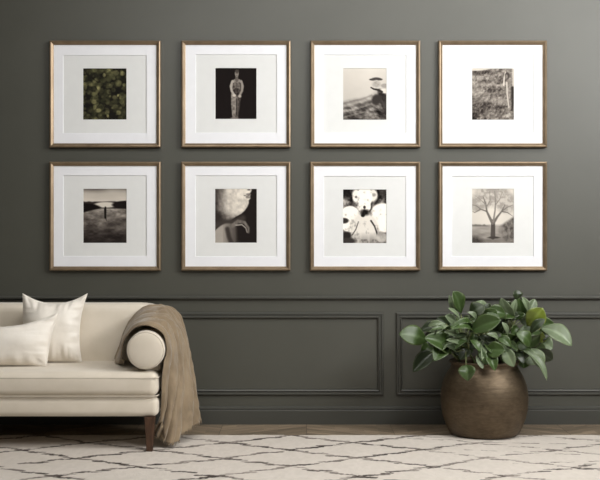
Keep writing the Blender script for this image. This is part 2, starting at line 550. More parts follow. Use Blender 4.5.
def throw():
    A = [(-1.000, 6.14, .444), (-.985, 6.04, .49), (-.965, 5.99, .59), (-.915, 5.965, .656), (-.84, 5.955, .677), (-.762, 5.950, .645), (-.730, 5.945, .55), (-.748, 5.94, .40), (-.762, 5.96, .20), (-.805, 5.99, .095)]
    Bm = [(-1.055, 6.25, .444), (-1.015, 6.20, .52), (-.985, 6.19, .62), (-.925, 6.18, .682), (-.84, 6.17, .706), (-.762, 6.18, .690), (-.712, 6.19, .60), (-.688, 6.15, .40), (-.690, 6.03, .20), (-.715, 5.98, .034)]
    D = [(-1.075, 6.36, .444), (-1.04, 6.36, .53), (-1.0, 6.37, .64), (-.93, 6.38, .722), (-.84, 6.38, .738), (-.765, 6.39, .718), (-.702, 6.39, .62), (-.668, 6.36, .44), (-.635, 6.26, .24), (-.630, 6.16, .080)]
    B = [(-1.09, 6.43, .446), (-1.06, 6.44, .53), (-1.02, 6.46, .65), (-.94, 6.50, .738), (-.85, 6.54, .755), (-.765, 6.56, .730), (-.702, 6.55, .63), (-.665, 6.50, .45), (-.615, 6.42, .25), (-.575, 6.34, .100)]
    keys = [[Vector(p) for p in L] for L in (A, Bm, D, B)]
    NS, NT = 130, 90
    S = [[catmull(k, j / NS) for j in range(NS + 1)] for k in keys]
    def raw(i, j):
        return catmull([S[q][j] for q in range(4)], i / NT)
    G = [[raw(i, j) for j in range(NS + 1)] for i in range(NT + 1)]
    out = []
    for i in range(NT + 1):
        row = []
        for j in range(NS + 1):
            t, s = i / NT, j / NS
            du = G[min(i + 1, NT)][j] - G[max(i - 1, 0)][j]
            dv = G[i][min(j + 1, NS)] - G[i][max(j - 1, 0)]
            nrm = dv.cross(du)
            nrm = nrm.normalized() if nrm.length > 1e-9 else Vector((1, 0, 0))
            if nrm.z < 0 and s < .6: nrm = -nrm
            if nrm.x < 0 and s >= .6: nrm = -nrm
            hang = min(1, max(0, (s - .45) / .45))
            wob = 1.1 * noise.noise(Vector((s * 1.9, t * 2.1, 3)))
            f = math.sin(2 * PI * (t * 5.2 + wob)) * (.006 + .013 * hang)
            f += math.sin(2 * PI * (t * 10.7 + 2.1 * wob + .2)) * (.002 + .003 * hang)
            f += .014 * noise.noise(Vector((s * 9, t * 7, 1))) + .010 * noise.noise(Vector((s * 11 + 6 * t, t * 24, 4))) + .005 * noise.noise(Vector((s * 40, t * 30, 7)))
            if s < .45:
                f = f * .45 + .003
            env = .016 * math.exp(-((t - .07) / .06) ** 2) * (1 - hang)  # the folded front edge
            row.append(G[i][j] + nrm * (f * (.35 + .65 * min(1, t * 6)) + env))
        out.append(row)
    # keep it outside the arm bolster, sofa side and off the seat
    for i in range(NT + 1):
        for j in range(NS + 1):
            p = out[i][j]
            cz = .549 + .03 * max(0, p.y - 5.95) / .6
            dx, dz = p.x + .841, p.z - cz
            d = math.hypot(dx, dz)
            if d < .114 and p.z > .42 and p.y < 6.62:
                p.x, p.z = -.841 + dx / max(d, 1e-4) * .114, cz + dz / max(d, 1e-4) * .114
            if j / NS > .55 and p.z > .18: p.x = max(p.x, -.764)
            if j / NS < .4: p.z = max(p.z, .442)
            p.z = max(p.z, .02)
    t = thing('throw_blanket', 'rumpled taupe linen throw draped over the sofa arm down to the rug', 'blanket', (-.75, 6.2, RUGZ))
    off = Vector((-.75, 6.2, RUGZ))
    bm = bmesh.new()
    V = [[bm.verts.new(p - off) for p in r] for r in out]
    for i in range(NT):
        for j in range(NS):
            bm.faces.new((V[i][j], V[i + 1][j], V[i + 1][j + 1], V[i][j + 1]))
    bmesh.ops.recalc_face_normals(bm, faces=bm.faces)
    o = mesh_obj('blanket_cloth', bm, M['throw'], t)
    so = o.modifiers.new('thickness', 'SOLIDIFY'); so.thickness = .005; so.offset = 0
    # fringe along the hem
    bm = bmesh.new(); rnd = random.Random(5)
    for k in range(150):
        i = rnd.uniform(0, NT - .01); a = int(i); f = i - a
        p = out[a][NS].lerp(out[a + 1][NS], f) - off
        L = rnd.uniform(.008, .022)
        q = p + Vector((rnd.uniform(-.008, .008), rnd.uniform(-.008, .008), -L))
        q.z = max(q.z, .002)
        add_tube(bm, [p + Vector((0, 0, .004)), (p + q) / 2 + Vector((rnd.uniform(-.003, .003), 0, 0)), q], [.0018, .0015, .0008], 4)
    mesh_obj('fringe', bm, M['throw'], t)['kind'] = 'stuff'
throw()

# ------------------------------------------------------------------ pictures
def srgb_mix(a, b, t): return a * (1 - t[..., None]) + b * t[..., None]
PW, PH = 90, 110
U, Vv = np.meshgrid(np.linspace(0, 1, PW), np.linspace(0, 1, PH))   # Vv grows downwards
def sepia(g, warm=1.0):
    g = np.clip(g, 0, 1)
    g = np.clip(.5 + (g - .5) * 1.12 - .02, .03, 1)
    return np.stack([g * 1.0 + .015 * warm * (1 - g), g * (1 - .022 * warm) , g * (1 - .055 * warm) - .004], -1)
def ell(cx, cy, rx, ry, soft=.15, rot=0):
    x, y = U - cx, (Vv - cy) * 1.2
    c, s = math.cos(rot), math.sin(rot)
    x, y = x * c + y * s, -x * s + y * c
    return np.clip((1 - np.hypot(x / rx, y / (ry * 1.2))) / soft + .5, 0, 1)
def seg(pts, w0, w1, soft=.012):
    m = np.zeros_like(U); n = len(pts) - 1
    for i in range(n):
        (ax, ay), (bx, by) = pts[i], pts[i + 1]
        dx, dy = bx - ax, (by - ay) * 1.2
        t = np.clip(((U - ax) * dx + (Vv - ay) * 1.2 * dy) / (dx * dx + dy * dy + 1e-9), 0, 1)
        d = np.hypot(U - ax - t * dx, (Vv - ay) * 1.2 - t * dy)
        w = w0 + (w1 - w0) * (i + t) / n
        m = np.maximum(m, np.clip((w - d) / soft + .5, 0, 1))
    return m
def lay(g, m, v): return g * (1 - m) + v * m

def art_leaves():
    rnd = random.Random(4)
    col = np.zeros(U.shape + (3,)) + np.array([.10, .09, .065])
    for k in range(420):
        cx, cy, r = rnd.random(), rnd.random(), rnd.uniform(.02, .065)
        b = rnd.random() ** 1.8
        c = np.array([.20 + .36 * b, .20 + .34 * b, .13 + .24 * b]) * (.55 if k < 200 else 1.15)
        m = ell(cx, cy, r, r * rnd.uniform(.5, .95), .5, rnd.uniform(0, 3)) * rnd.uniform(.35, .9)
        col = col * (1 - m[..., None]) + c * m[..., None]
        if rnd.random() < .4:
            m = seg([(cx - r * .7, cy), (cx + r * .7, cy + rnd.uniform(-.03, .03))], .004, .002) * .5
            col = col * (1 - m[..., None]) + c * .5 * m[..., None]
    sh = fbm(U * 9, Vv * 11, 77)
    return col * (.35 + 1.1 * sh)[..., None]

def art_standing():
    g = .11 + .015 * fbm(U * 5, Vv * 5, 3)
    n = fbm(U * 34, Vv * 36, 9); n2 = fbm(U * 20, Vv * 30, 5)
    sh = np.clip(1.35 - abs(U - .47) * 4.5, .45, 1.1)
    g = lay(g, seg([(.46, .52), (.445, .72), (.46, .97)], .075, .040), (.46 + .35 * (n2 - .5)) * sh)
    g = lay(g, seg([(.57, .52), (.55, .72), (.515, .97)], .062, .030), (.33 + .35 * (n - .5)) * sh)
    g = lay(g, seg([(.515, .60), (.505, .92)], .007, .006), .12)
    g = lay(g, ell(.47, .972, .10, .022, .5), .46)
    g = lay(g, ell(.52, .34, .115, .125, .2), .40 + .5 * (n2 - .5) + .12 * (.5 - U))
    g = lay(g, ell(.52, .47, .085, .08, .3), .26 + .5 * (n - .5))
    g = lay(g, seg([(.425, .27), (.385, .36), (.40, .45), (.465, .53)], .036, .022), .66)
    g = lay(g, seg([(.62, .27), (.655, .36), (.64, .45), (.585, .54)], .034, .022), .58)
    g = lay(g, seg([(.44, .30), (.425, .40)], .010, .008), .25); g = lay(g, seg([(.605, .30), (.615, .40)], .010, .008), .22)
    g = lay(g, ell(.46, .535, .042, .026, .5), .76); g = lay(g, ell(.59, .55, .036, .026, .5), .70)
    g = lay(g, seg([(.47, .25), (.52, .27), (.58, .25)], .028, .028), .55)
    g = lay(g, seg([(.52, .16), (.52, .25)], .030, .036), .40)
    g = lay(g, ell(.52, .115, .046, .062, .3), .55)
    g = lay(g, ell(.525, .072, .048, .032, .4), .30)
    g = lay(g, ell(.505, .11, .012, .010, .6), .2); g = lay(g, ell(.538, .11, .01, .010, .6), .2); g = lay(g, ell(.52, .15, .016, .006, .6), .25)
    g = lay(g, seg([(.52, .29), (.52, .40)], .005, .004), .2)
    return sepia(g, 1.6)

def art_cliff():
    g = .76 - .10 * Vv + .05 * (1 - abs(U - .6)) + .03 * fbm(U * 3, Vv * 5, 2)
    land = np.clip((Vv - (.62 - .28 * U ** 1.3 - .02 * np.sin(U * 9))) / .22, 0, 1)
    tex = fbm(U * 5 + Vv * 6, Vv * 13 - U * 6, 15)
    g = lay(g, land, .62 - .95 * (tex - .36) - .38 * (Vv - .4))
    rock = np.clip((Vv - .44 + .06 * np.sin(U * 17)) / .05, 0, 1) * np.clip((U - .78 + .55 * np.maximum(0, Vv - .55) * -1 + .15 * np.maximum(0, .5 - Vv)) / .06 + .2, 0, 1)
    g = lay(g, rock, .17 + .35 * (fbm(U * 14, Vv * 12, 8) - .4))
    g = lay(g, ell(.76, .60, .10, .10, .5, .6), .24)
    g = lay(g, ell(.95, .34, .09, .04, .4), .62)
    g = lay(g, ell(.95, .44, .12, .045, .5), .84)
    g = lay(g, seg([(.64, .375), (.70, .405), (.80, .42), (.88, .46)], .014, .03), .22)
    for a in ((.68, .225, .08, .022), (.76, .21, .10, .026), (.83, .222, .07, .022)): g = lay(g, ell(*a, .35), .30)
    g = lay(g, ell(.76, .31, .09, .06, .6), .66 + .2 * (fbm(U * 25, Vv * 25, 71) - .5))
    for q in range(7):
        yy = .62 + q * .052
        g = lay(g, seg([(.02, yy + .06), (.25, yy + .01), (.45, yy - .03), (.66, yy - .10)], .012, .006, .05) * .55, .74 if q % 2 else .30)
    return sepia(g, 1.2)

def art_hill():
    tex = fbm(U * 5 + Vv * 2, Vv * 12, 51); fine = fbm(U * 30 + Vv * 12, Vv * 30, 61)
    g = .46 + .50 * (tex - .5) + .50 * (fine - .5)
    g = g - .16 * np.clip((Vv - .5) * 3, 0, 1) * np.clip(1 - U * 1.2, 0, 1)
    g = lay(g, np.clip((.035 + .03 * np.sin(U * 5 + 1) - Vv) / .02, 0, 1), .80)
    for y, b in ((.30, .72), (.47, .66), (.63, .62)):
        g = lay(g, seg([(.0, y + .05), (.3, y), (.6, y + .03), (.8, y)], .018, .008, .05) * .5, b)
    g = lay(g, np.clip((U - .93) / .04, 0, 1) * np.clip((.40 - Vv) / .05, 0, 1), .78)
    g = lay(g, seg([(.95, .38), (.97, .60), (.94, .80)], .035, .02, .03), .22)
    g = lay(g, seg([(.87, .26), (.86, .55), (.88, .78)], .055, .035), .52 + .3 * (fine - .5))
    g = lay(g, seg([(.82, .28), (.83, .50), (.87, .76)], .018, .012), .74)
    g = lay(g, seg([(.75, .33), (.76, .20), (.79, .08)], .018, .013), .78)
    g = lay(g, ell(.83, .15, .055, .065, .3), .30); g = lay(g, ell(.815, .165, .028, .04, .5), .50)
    return sepia(g, 1.5)

def art_field():
    g = .72 - .9 * np.clip(.10 - Vv, 0, 1) * 6 * vnoise(U * 3, Vv * 14, 3) + .5 * (Vv - .12) + .05 * fbm(U * 3, Vv * 12, 7)
    g = lay(g, np.clip((Vv - .225 - .012 * vnoise(U * 14, U * 0, 5)) / .02, 0, 1), .22)
    g = lay(g, ell(.52, .30, .26, .05, .35), .82)
    g = lay(g, ell(.05, .37, .36, .095, .2), .11); g = lay(g, ell(1.0, .30, .34, .075, .2), .13)
    field = np.clip((Vv - (.345 + .25 * np.maximum(0, .45 - U) ** 1.3 + .02 * U)) / .02, 0, 1)
    tex = fbm(U * 5, Vv * 14, 23)
    g = lay(g, field, np.clip(.58 - .66 * (Vv - .35), .1, 1) * (.45 + 1.1 * tex) * (.85 + .3 * fbm(U * 22, Vv * 50, 29)))
    g = lay(g, seg([(.515, .52), (.53, .58)], .012, .006), .12)
    g = lay(g, seg([(.505, .38), (.505, .53)], .028, .022), .12)
    g = lay(g, ell(.508, .352, .022, .022, .4), .12)
    return sepia(g, 1.6)

def art_profile():
    g = .14 + .02 * fbm(U * 5, Vv * 5, 3) + 0 * U
    x = .86 - .02 * np.sin(Vv * 40)
    edge = np.interp(Vv[:, 0], [0, .03, .07, .10, .13, .155, .18, .22, .27, .33, .40, .46, .52, .60, .70], [.86, .88, .86, .82, .855, .83, .85, .81, .81, .78, .72, .64, .50, .36, .2])[:, None]
    face = np.clip((edge - U) / .025, 0, 1) * np.clip((.72 - Vv) / .05, 0, 1)
    tone = .83 - .9 * np.clip(.32 - U, 0, 1) * 1.6 + .12 * (fbm(U * 7, Vv * 7, 13) - .5)
    tone = tone - 1.4 * np.clip(Vv - (.36 + .12 * np.clip(U - .2, 0, 1)), 0, .4)
    g = lay(g, face, np.clip(tone - .25 * np.clip(.5 - U, 0, 1) + .25 * (fbm(U * 16, Vv * 18, 99) - .5), .22, .9))
    g = lay(g, seg([(.69, .135), (.76, .14), (.84, .125)], .008, .006), .22)
    g = lay(g, ell(.79, .11, .06, .018, .5), .50); g = lay(g, ell(.78, .165, .055, .022, .5), .55)
    g = lay(g, ell(.80, .03, .035, .012, .5), .28)
    g = lay(g, seg([(.0, .68), (.22, .62), (.48, .60), (.66, .54)], .06, .06, .08), .27)
    sh = np.clip((Vv - (.92 - .30 * np.sin(np.clip(U / .62, 0, 1) * PI * .62 + .55))) / .03, 0, 1) * np.clip((.52 - U + .05 * Vv) / .08, 0, 1)
    g = lay(g, sh, .64 - .9 * abs(U - .16) * (U > .2) + .06 * (fbm(U * 6, Vv * 6, 5) - .5))
    g = lay(g, seg([(.30, .74), (.34, .88), (.40, 1.0)], .05, .05, .05), .26)
    g = lay(g, seg([(.42, .68), (.55, .60), (.70, .62), (.79, .72), (.79, .80)], .045, .02, .03), .46 + .2 * (fbm(U * 30, Vv * 8, 9) - .5))
    g = lay(g, seg([(.50, .67), (.64, .66), (.73, .72), (.76, .80)], .012, .008, .02), .72)
    return sepia(g, 1.5)

def art_pale_forms():
    n = fbm(U * 8, Vv * 9, 41)
    g = .46 + 1.3 * (n - .5)
    g = lay(g, np.clip((.22 - Vv) / .1, 0, 1) * np.clip((abs(U - .5) - .2) / .08, 0, 1), .18 + .7 * (n - .4))
    g = lay(g, ell(.17, .55, .25, .24, .10), .97); g = lay(g, ell(.90, .53, .30, .27, .12), .98)
    g = lay(g, ell(.5, .80, .33, .38, .2), .88 - .7 * np.clip(Vv - .78, 0, 1) * (.5 + vnoise(U * 22, Vv * 2, 8)) * 2)
    g = lay(g, seg([(.36, .60), (.30, .74), (.22, .84)], .010, .012), .30)
    g = lay(g, seg([(.64, .58), (.72, .68), (.77, .80), (.80, .96)], .020, .014), .28)
    g = lay(g, ell(.31, .13, .095, .12, .4), .93); g = lay(g, ell(.69, .12, .095, .115, .4), .90)
    g = lay(g, ell(.31, .15, .03, .02, .8), .40); g = lay(g, ell(.70, .11, .05, .03, .8), .62)
    g = lay(g, ell(.50, .15, .17, .20, .15), .97); g = lay(g, ell(.49, .32, .15, .12, .15), .96)
    g = lay(g, ell(.495, .335, .03, .028, .5), .25); g = lay(g, seg([(.49, .36), (.49, .40)], .006, .004), .4)
    g = lay(g, ell(.50, .43, .13, .055, .7), .36 + 1.2 * (n - .5))
    g = g - .45 * np.clip(fbm(U * 14, Vv * 15, 140) - .56, 0, 1) * 2.2
    g = lay(g, ell(.46, .485, .045, .03, .4), .12)
    g = lay(g, ell(.04, .58, .10, .05, .4), .22); g = lay(g, ell(.08, .86, .12, .08, .5), .18); g = lay(g, ell(.10, .95, .2, .06, .5), .25)
    g = lay(g, ell(.87, .88, .12, .10, .3), .68 + .4 * (n - .5))
    return sepia(g, 1.1)

def art_tree():
    g = .86 - .10 * abs(U - .5) - .03 * Vv
    g = lay(g, np.clip((Vv - .64) / .05, 0, 1), .62 + .2 * (fbm(U * 4, Vv * 18, 3) - .5) - .5 * np.clip(Vv - .72, 0, 1))
    g = lay(g, np.clip((Vv - (.66 - .02 * vnoise(U * 20, U * 0, 4))) / .02, 0, 1) * np.clip((.70 - Vv) / .02, 0, 1) * np.clip((.45 - U) / .1, 0, 1), .45)
    g = lay(g, np.clip((Vv - (.70 - .22 * np.clip(U - .58, 0, 1) / .42)) / .06, 0, 1) * np.clip((U - .60) / .18, 0, 1) * np.clip((1.08 - Vv - .35 * (1 - U)) / .16, 0, 1), .40 + .5 * (fbm(U * 16, Vv * 18, 88) - .5))
    cr = np.zeros_like(U)
    for a in ((.5, .16, .36, .18), (.22, .24, .24, .15), (.80, .26, .24, .18), (.42, .08, .30, .10), (.12, .33, .14, .09), (.66, .10, .22, .12)):
        cr = np.maximum(cr, ell(*a, .5))
    lf = np.clip((fbm(U * 16, Vv * 18, 33) - .36) * 4.5, 0, 1)
    g = lay(g, cr * (.35 + .55 * lf), .60)
    T = lambda pts, a, b, v=.44: lay(g, seg(pts, a, b), v)
    g = T([(.50, .88), (.505, .70), (.50, .60)], .055, .045, .33)
    g = T([(.49, .63), (.42, .52), (.36, .42), (.34, .30), (.28, .16)], .035, .008, .46)
    g = T([(.52, .62), (.60, .52), (.70, .42), (.78, .30)], .032, .008, .44)
    g = T([(.51, .60), (.55, .40), (.56, .22), (.54, .05)], .022, .006, .52)
    g = T([(.36, .42), (.22, .38), (.08, .44), (.03, .42)], .014, .004, .42)
    g = T([(.22, .38), (.12, .32), (.02, .30)], .010, .004, .45)
    g = T([(.70, .42), (.84, .44), (.95, .50)], .014, .004, .42)
    g = T([(.70, .42), (.84, .34), (.97, .30)], .012, .004, .46)
    g = T([(.56, .30), (.66, .20), (.72, .06)], .012, .004, .52)
    g = T([(.35, .34), (.44, .22), (.42, .06)], .012, .004, .52)
    g = T([(.34, .30), (.20, .20), (.10, .14)], .010, .003, .54)
    g = lay(g, ell(.52, .89, .14, .02, .6), .28); g = lay(g, ell(.05, .97, .20, .10, .9), .30 + .3 * (fbm(U * 20, Vv * 20, 90) - .5))
    return sepia(g, 1.3)

SC = WALL / F          # metres per pixel in the wall plane
def frame_ring(bm, w, h, prof):
    """prof (inset, out from wall); local frame: x right, -y out of the wall, z up"""
    rings = []
    for d, o in prof:
        a, b = w / 2 - d, h / 2 - d
        rings.append([bm.verts.new(p) for p in ((-a, -o, -b), (a, -o, -b), (a, -o, b), (-a, -o, b))])
    for A, B in zip(rings, rings[1:]):
        for k in range(4): bm.faces.new((A[k], A[(k + 1) % 4], B[(k + 1) % 4], B[k]))

def picture(cx, top, bot, w, inner, pr, art, label):
    dpt = SC * (1 - .034 / WALL)
    W, Hh = w * dpt, (bot - top) * dpt
    cz = CAM_H - ((top + bot) / 2 - 240) * dpt
    X = (cx - 300) * dpt
    t = thing('picture_frame', label, 'picture', (X, WALL - .002, cz - Hh / 2), group='framed pictures on the grey wall')
    up = Matrix.Translation((0, 0, Hh / 2))
    def ob(n, bm, m):
        bm.transform(up); bmesh.ops.recalc_face_normals(bm, faces=bm.faces)
        return mesh_obj(n, bm, m, t, smooth=False)
    bm = bmesh.new(); frame_ring(bm, W, Hh, [(0, 0), (0, .027), (.002, .032), (.008, .035), (.012, .034), (.0225, .0255), (.0255, .024), (.0255, .006)])
    ob('frame_moulding', bm, M['brass'])
    bm = bmesh.new(); add_box(bm, -W / 2 + .006, W / 2 - .006, -.005, -.0005, -Hh / 2 + .006, Hh / 2 - .006)
    ob('backing_board', bm, M['backing'])
    ix0, ix1, iy0, iy1 = [(v) for v in inner]; px0, px1, py0, py1 = pr
    def win(x0, x1, y0, y1, depth):
        q = SC * (1 - depth / WALL)
        return ((x0 - 300) * q - X, (x1 - 300) * q - X, CAM_H - (y1 - 240) * q - cz, CAM_H - (y0 - 240) * q - cz)
    def mat_with_hole(name, outer, hole, yf, yb, mat, bev):
        bm = bmesh.new()
        ox0, ox1, oz0, oz1 = outer; hx0, hx1, hz0, hz1 = hole
        def ring(x0, x1, z0, z1, y): return [bm.verts.new(p) for p in ((x0, y, z0), (x1, y, z0), (x1, y, z1), (x0, y, z1))]
        rs = [ring(ox0, ox1, oz0, oz1, yb), ring(ox0, ox1, oz0, oz1, yf), ring(hx0, hx1, hz0, hz1, yf), ring(hx0 + bev, hx1 - bev, hz0 + bev, hz1 - bev, yb)]
        for A, B in zip(rs, rs[1:]):
            for k in range(4): bm.faces.new((A[k], A[(k + 1) % 4], B[(k + 1) % 4], B[k]))
        return ob(name, bm, mat)
    inw = win(ix0, ix1, iy0, iy1, .0195); prw = win(px0, px1, py0, py1, .0143)
    e = .024
    mat_with_hole('outer_mat', (-W / 2 + e, W / 2 - e, -Hh / 2 + e, Hh / 2 - e), inw, -.0175, -.0125, M['mat_white'], .0008)
    mat_with_hole('inner_mat', (inw[0] - .01, inw[1] + .01, inw[2] - .01, inw[3] + .01), prw, -.0123, -.0095, M['mat_ivory'], .0008)
    g = .004
    X0, X1, Z0, Z1 = prw[0] - g, prw[1] + g, prw[2] - g, prw[3] + g
    co = np.stack([X0 + (X1 - X0) * U, np.full_like(U, -.0088), Z1 - (Z1 - Z0) * Vv + Hh / 2], -1).reshape(-1, 3)
    me = grid_mesh('print', co[:, :], PW, PH, lin(art()).reshape(-1, 3))
    me.flip_normals()
    link_mesh('print', me, M['print'], t)

T0, T1, B0, B1 = 40.4, 147.3, 161.6, 270.6
pics = [
 (104.8, T0, T1, 111.2, (63.0, 146.7, 55.2, 133.2), (83.0, 126.5, 68.3, 119.6), art_leaves, 'brass framed picture of dense olive green foliage, far left of the upper row'),
 (235.9, T0, T1, 109.4, (195.6, 277.0, 54.4, 132.8), (215.3, 256.5, 68.0, 119.0), art_standing, 'brass framed sepia picture of a standing figure with clasped hands on black'),
 (365.4, T0, T1, 110.0, (323.5, 406.4, 54.6, 133.0), (343.0, 386.5, 68.2, 119.8), art_cliff, 'brass framed sepia picture of a misty shore with a rock and flat tree'),
 (492.9, T0, T1, 108.6, (452.0, 533.8, 54.6, 133.2), (472.0, 514.0, 68.4, 119.8), art_hill, 'brass framed sepia picture of a grassy slope with a figure at its right'),
 (104.9, B0, B1, 111.4, (63.2, 146.8, 175.4, 256.2), (83.2, 126.6, 188.8, 243.0), art_field, 'brass framed dark picture of a small lone figure walking over an open field'),
 (235.7, B0, B1, 109.4, (195.4, 277.0, 175.4, 256.6), (215.0, 256.8, 188.8, 242.8), art_profile, 'brass framed sepia picture of a chin, lips and shoulder close up'),
 (365.1, B0, B1, 110.4, (323.8, 406.2, 176.0, 256.8), (343.0, 386.5, 189.4, 243.2), art_pale_forms, 'brass framed picture of bright white rounded forms against dark patches'),
 (493.0, B0, B1, 108.6, (452.0, 533.8, 175.8, 256.6), (472.0, 514.0, 188.8, 243.0), art_tree, 'brass framed pale picture of one bare spreading tree in a meadow'),
]
for p in pics: picture(*p)

# ------------------------------------------------------------------ potted plant
def plant():
    cx, cy = 1.085, 6.41
    base = Vector((cx, cy, RUGZ))
    t = thing('potted_plant', 'broad-leaved green plant in a round aged bronze pot on the rug edge', 'plant', base)
    k = .152
    prof = [(.001, .0), (.17, .0), (.190, .004), (.203, .015), (.224, .055), (.242, .105), (.252, .155), (.256, .205), (.254, .250), (.246, .295),
            (.232, .335), (.215, .366), (.200, .388), (.193, .400), (.192, .410), (.197, .420), (.204, .426), (.206, .432), (.202, .437), (.194, .437),
            (.187, .430), (.183, .415), (.183, .38), (.001, .38)]
    bm = bmesh.new(); add_lathe(bm, prof, 96)
    for v in bm.verts:
        r = math.hypot(v.co.x, v.co.y)
        if r > .15 and .02 < v.co.z < .40:
            f = 1 + .006 * noise.noise(Vector((v.co.x * 5, v.co.y * 5, v.co.z * 7)))
            v.co.x *= f; v.co.y *= f
    pot = mesh_obj('pot', bm, M['bronze'], t, auto=60)
    bm = bmesh.new()
    add_lathe(bm, [(.001, .406), (.08, .404), (.14, .400), (.182, .394), (.182, .38), (.001, .38)], 40)
    mesh_obj('soil', bm, M['soil'], t)

    GREEN, PALE, DARK, LIME = (52, 72, 30), (102, 116, 88), (34, 46, 22), (98, 112, 32)
    # (branch, base px, base py, tip px, tip py, width px, distance at base, at tip, colour)
    L = [
     (0, 461, 314, 453, 291, 15, 6.45, 6.40, GREEN), (0, 456, 315, 449, 295, 7, 6.47, 6.44, PALE), (0, 460, 318, 448, 308, 5, 6.40, 6.34, PALE),
     (1, 428, 341, 399, 334, 19, 6.38, 6.30, GREEN), (1, 446, 330, 420, 331, 13, 6.50, 6.50, DARK), (1, 452, 352, 424, 338, 20, 6.30, 6.20, GREEN),
     (1, 434, 352, 413, 372, 15, 6.42, 6.36, DARK), (1, 446, 343, 434, 361, 15, 6.28, 6.17, GREEN), (1, 452, 331, 437, 318, 12, 6.60, 6.62, DARK),
     (2, 466, 365, 468, 381, 15, 6.17, 6.14, GREEN), (2, 457, 323, 445, 316, 10, 6.42, 6.36, PALE), (2, 474, 329, 457, 324, 7, 6.30, 6.22, PALE),
     (2, 472, 331, 450, 328, 12, 6.30, 6.20, GREEN), (2, 459, 340, 444, 332, 6, 6.30, 6.22, PALE), (2, 462, 345, 446, 340, 5, 6.28, 6.20, PALE),
     (2, 456, 352, 446, 346, 8, 6.24, 6.18, DARK),
     (3, 475, 323, 467, 312, 6, 6.36, 6.32, PALE), (3, 470, 318, 485, 306, 15, 6.42, 6.38, DARK), (3, 480, 316, 482, 300, 13, 6.52, 6.55, PALE),
     (3, 486, 322, 489, 303, 12, 6.46, 6.46, DARK), (3, 470, 332, 501, 320, 17, 6.28, 6.18, GREEN), (3, 483, 318, 497, 310, 12, 6.36, 6.30, GREEN),
     (4, 513, 321, 501, 298, 13, 6.40, 6.34, PALE), (4, 512, 318, 516, 299, 6, 6.38, 6.36, PALE), (4, 524, 323, 519, 298, 12, 6.44, 6.42, GREEN),
     (4, 517, 300, 516, 290, 10, 6.50, 6.50, DARK), (4, 507, 322, 498, 305, 9, 6.50, 6.5, DARK),
     (5, 528, 311, 522, 297, 6, 6.38, 6.36, PALE), (5, 529, 312, 535, 299, 9, 6.48, 6.50, PALE), (5, 527, 326, 543, 308, 19, 6.28, 6.22, LIME),
     (5, 534, 325, 548, 319, 12, 6.44, 6.42, LIME), (5, 530, 334, 545, 319, 9, 6.24, 6.20, DARK),
     (6, 541, 328, 572, 346, 18, 6.34, 6.26, PALE), (6, 533, 336, 546, 341, 10, 6.40, 6.38, LIME), (6, 530, 346, 516, 333, 14, 6.24, 6.20, GREEN),
     (6, 524, 345, 540, 335, 13, 6.36, 6.34, GREEN), (6, 512, 345, 527, 335, 12, 6.34, 6.3, DARK),
     (7, 508, 335, 502, 322, 5, 6.24, 6.20, PALE), (7, 499, 343, 486, 334, 6, 6.24, 6.18, PALE), (7, 485, 351, 505, 350, 15, 6.22, 6.14, GREEN),
     (7, 504, 347, 514, 367, 12, 6.24, 6.18, PALE), (7, 487, 355, 495, 371, 11, 6.20, 6.15, GREEN), (7, 498, 338, 511, 347, 9, 6.22, 6.18, GREEN),
     (7, 478, 346, 487, 365, 7, 6.22, 6.16, GREEN), (7, 476, 356, 483, 369, 6, 6.20, 6.16, PALE), (7, 470, 340, 480, 352, 8, 6.22, 6.18, GREEN),
     (8, 530, 348, 542, 369, 13, 6.28, 6.22, PALE), (8, 522, 350, 547, 381, 10, 6.24, 6.18, PALE), (8, 518, 341, 531, 350, 12, 6.30, 6.24, GREEN),
     (8, 515, 352, 524, 364, 8, 6.28, 6.22, DARK),
     (7, 494, 332, 504, 316, 13, 6.42, 6.40, DARK), (3, 489, 330, 476, 318, 11, 6.40, 6.38, DARK), (2, 470, 350, 460, 360, 10, 6.30, 6.26, DARK),
    ]
    rnd = random.Random(21)
    for q in range(16):
        bx, by = rnd.uniform(446, 470), rnd.uniform(322, 350)
        ln = rnd.uniform(13, 22); a = rnd.uniform(-.35, .55)
        L.append((2, bx, by, bx - ln * math.cos(a), by + ln * math.sin(a), rnd.uniform(4, 7), rnd.uniform(6.24, 6.36), rnd.uniform(6.16, 6.30), rnd.choice((PALE, GREEN, GREEN, DARK))))
    for q in range(10):
        bx, by = rnd.uniform(472, 520), rnd.uniform(334, 352)
        ln = rnd.uniform(12, 18); a = rnd.uniform(.6, 2.2)
        L.append((7, bx, by, bx + ln * math.cos(a), by + ln * math.sin(a) * .8, rnd.uniform(5, 8), rnd.uniform(6.22, 6.32), rnd.uniform(6.16, 6.24), rnd.choice((PALE, GREEN, DARK))))
    centers = [(462, 328), (440, 340), (462, 340), (484, 326), (514, 318), (530, 322), (530, 336), (492, 345), (524, 348)]
    for q in range(95):                      # inner foliage that fills the crown, front to back
        b = rnd.randrange(9); c = centers[b]
        a = rnd.uniform(0, 2 * PI)
        d0 = rnd.uniform(6.44, 6.68) if b in (1, 2) else rnd.uniform(6.32, 6.66)
        bx, by = c[0] + rnd.uniform(-12, 12), c[1] + rnd.uniform(-6, 8)
        ln = rnd.uniform(14, 25)
        tx, ty = bx + math.cos(a) * ln, by - math.sin(a) * ln * .6 + 1
        ty = max(ty, 306); 
        L.append((b, bx, by, tx, ty, rnd.uniform(9, 16), d0, d0 + rnd.uniform(-.09, .06), rnd.choice((DARK, DARK, DARK, GREEN, GREEN, GREEN, PALE))))
    groups = {i: [] for i in range(9)}
    for l in L: groups[l[0]].append(l)
    hub_xy = [(-.10, .02), (-.13, -.06), (-.06, -.12), (.0, .0), (.05, .05), (.12, .03), (.13, -.05), (.02, -.12), (.10, -.10)]
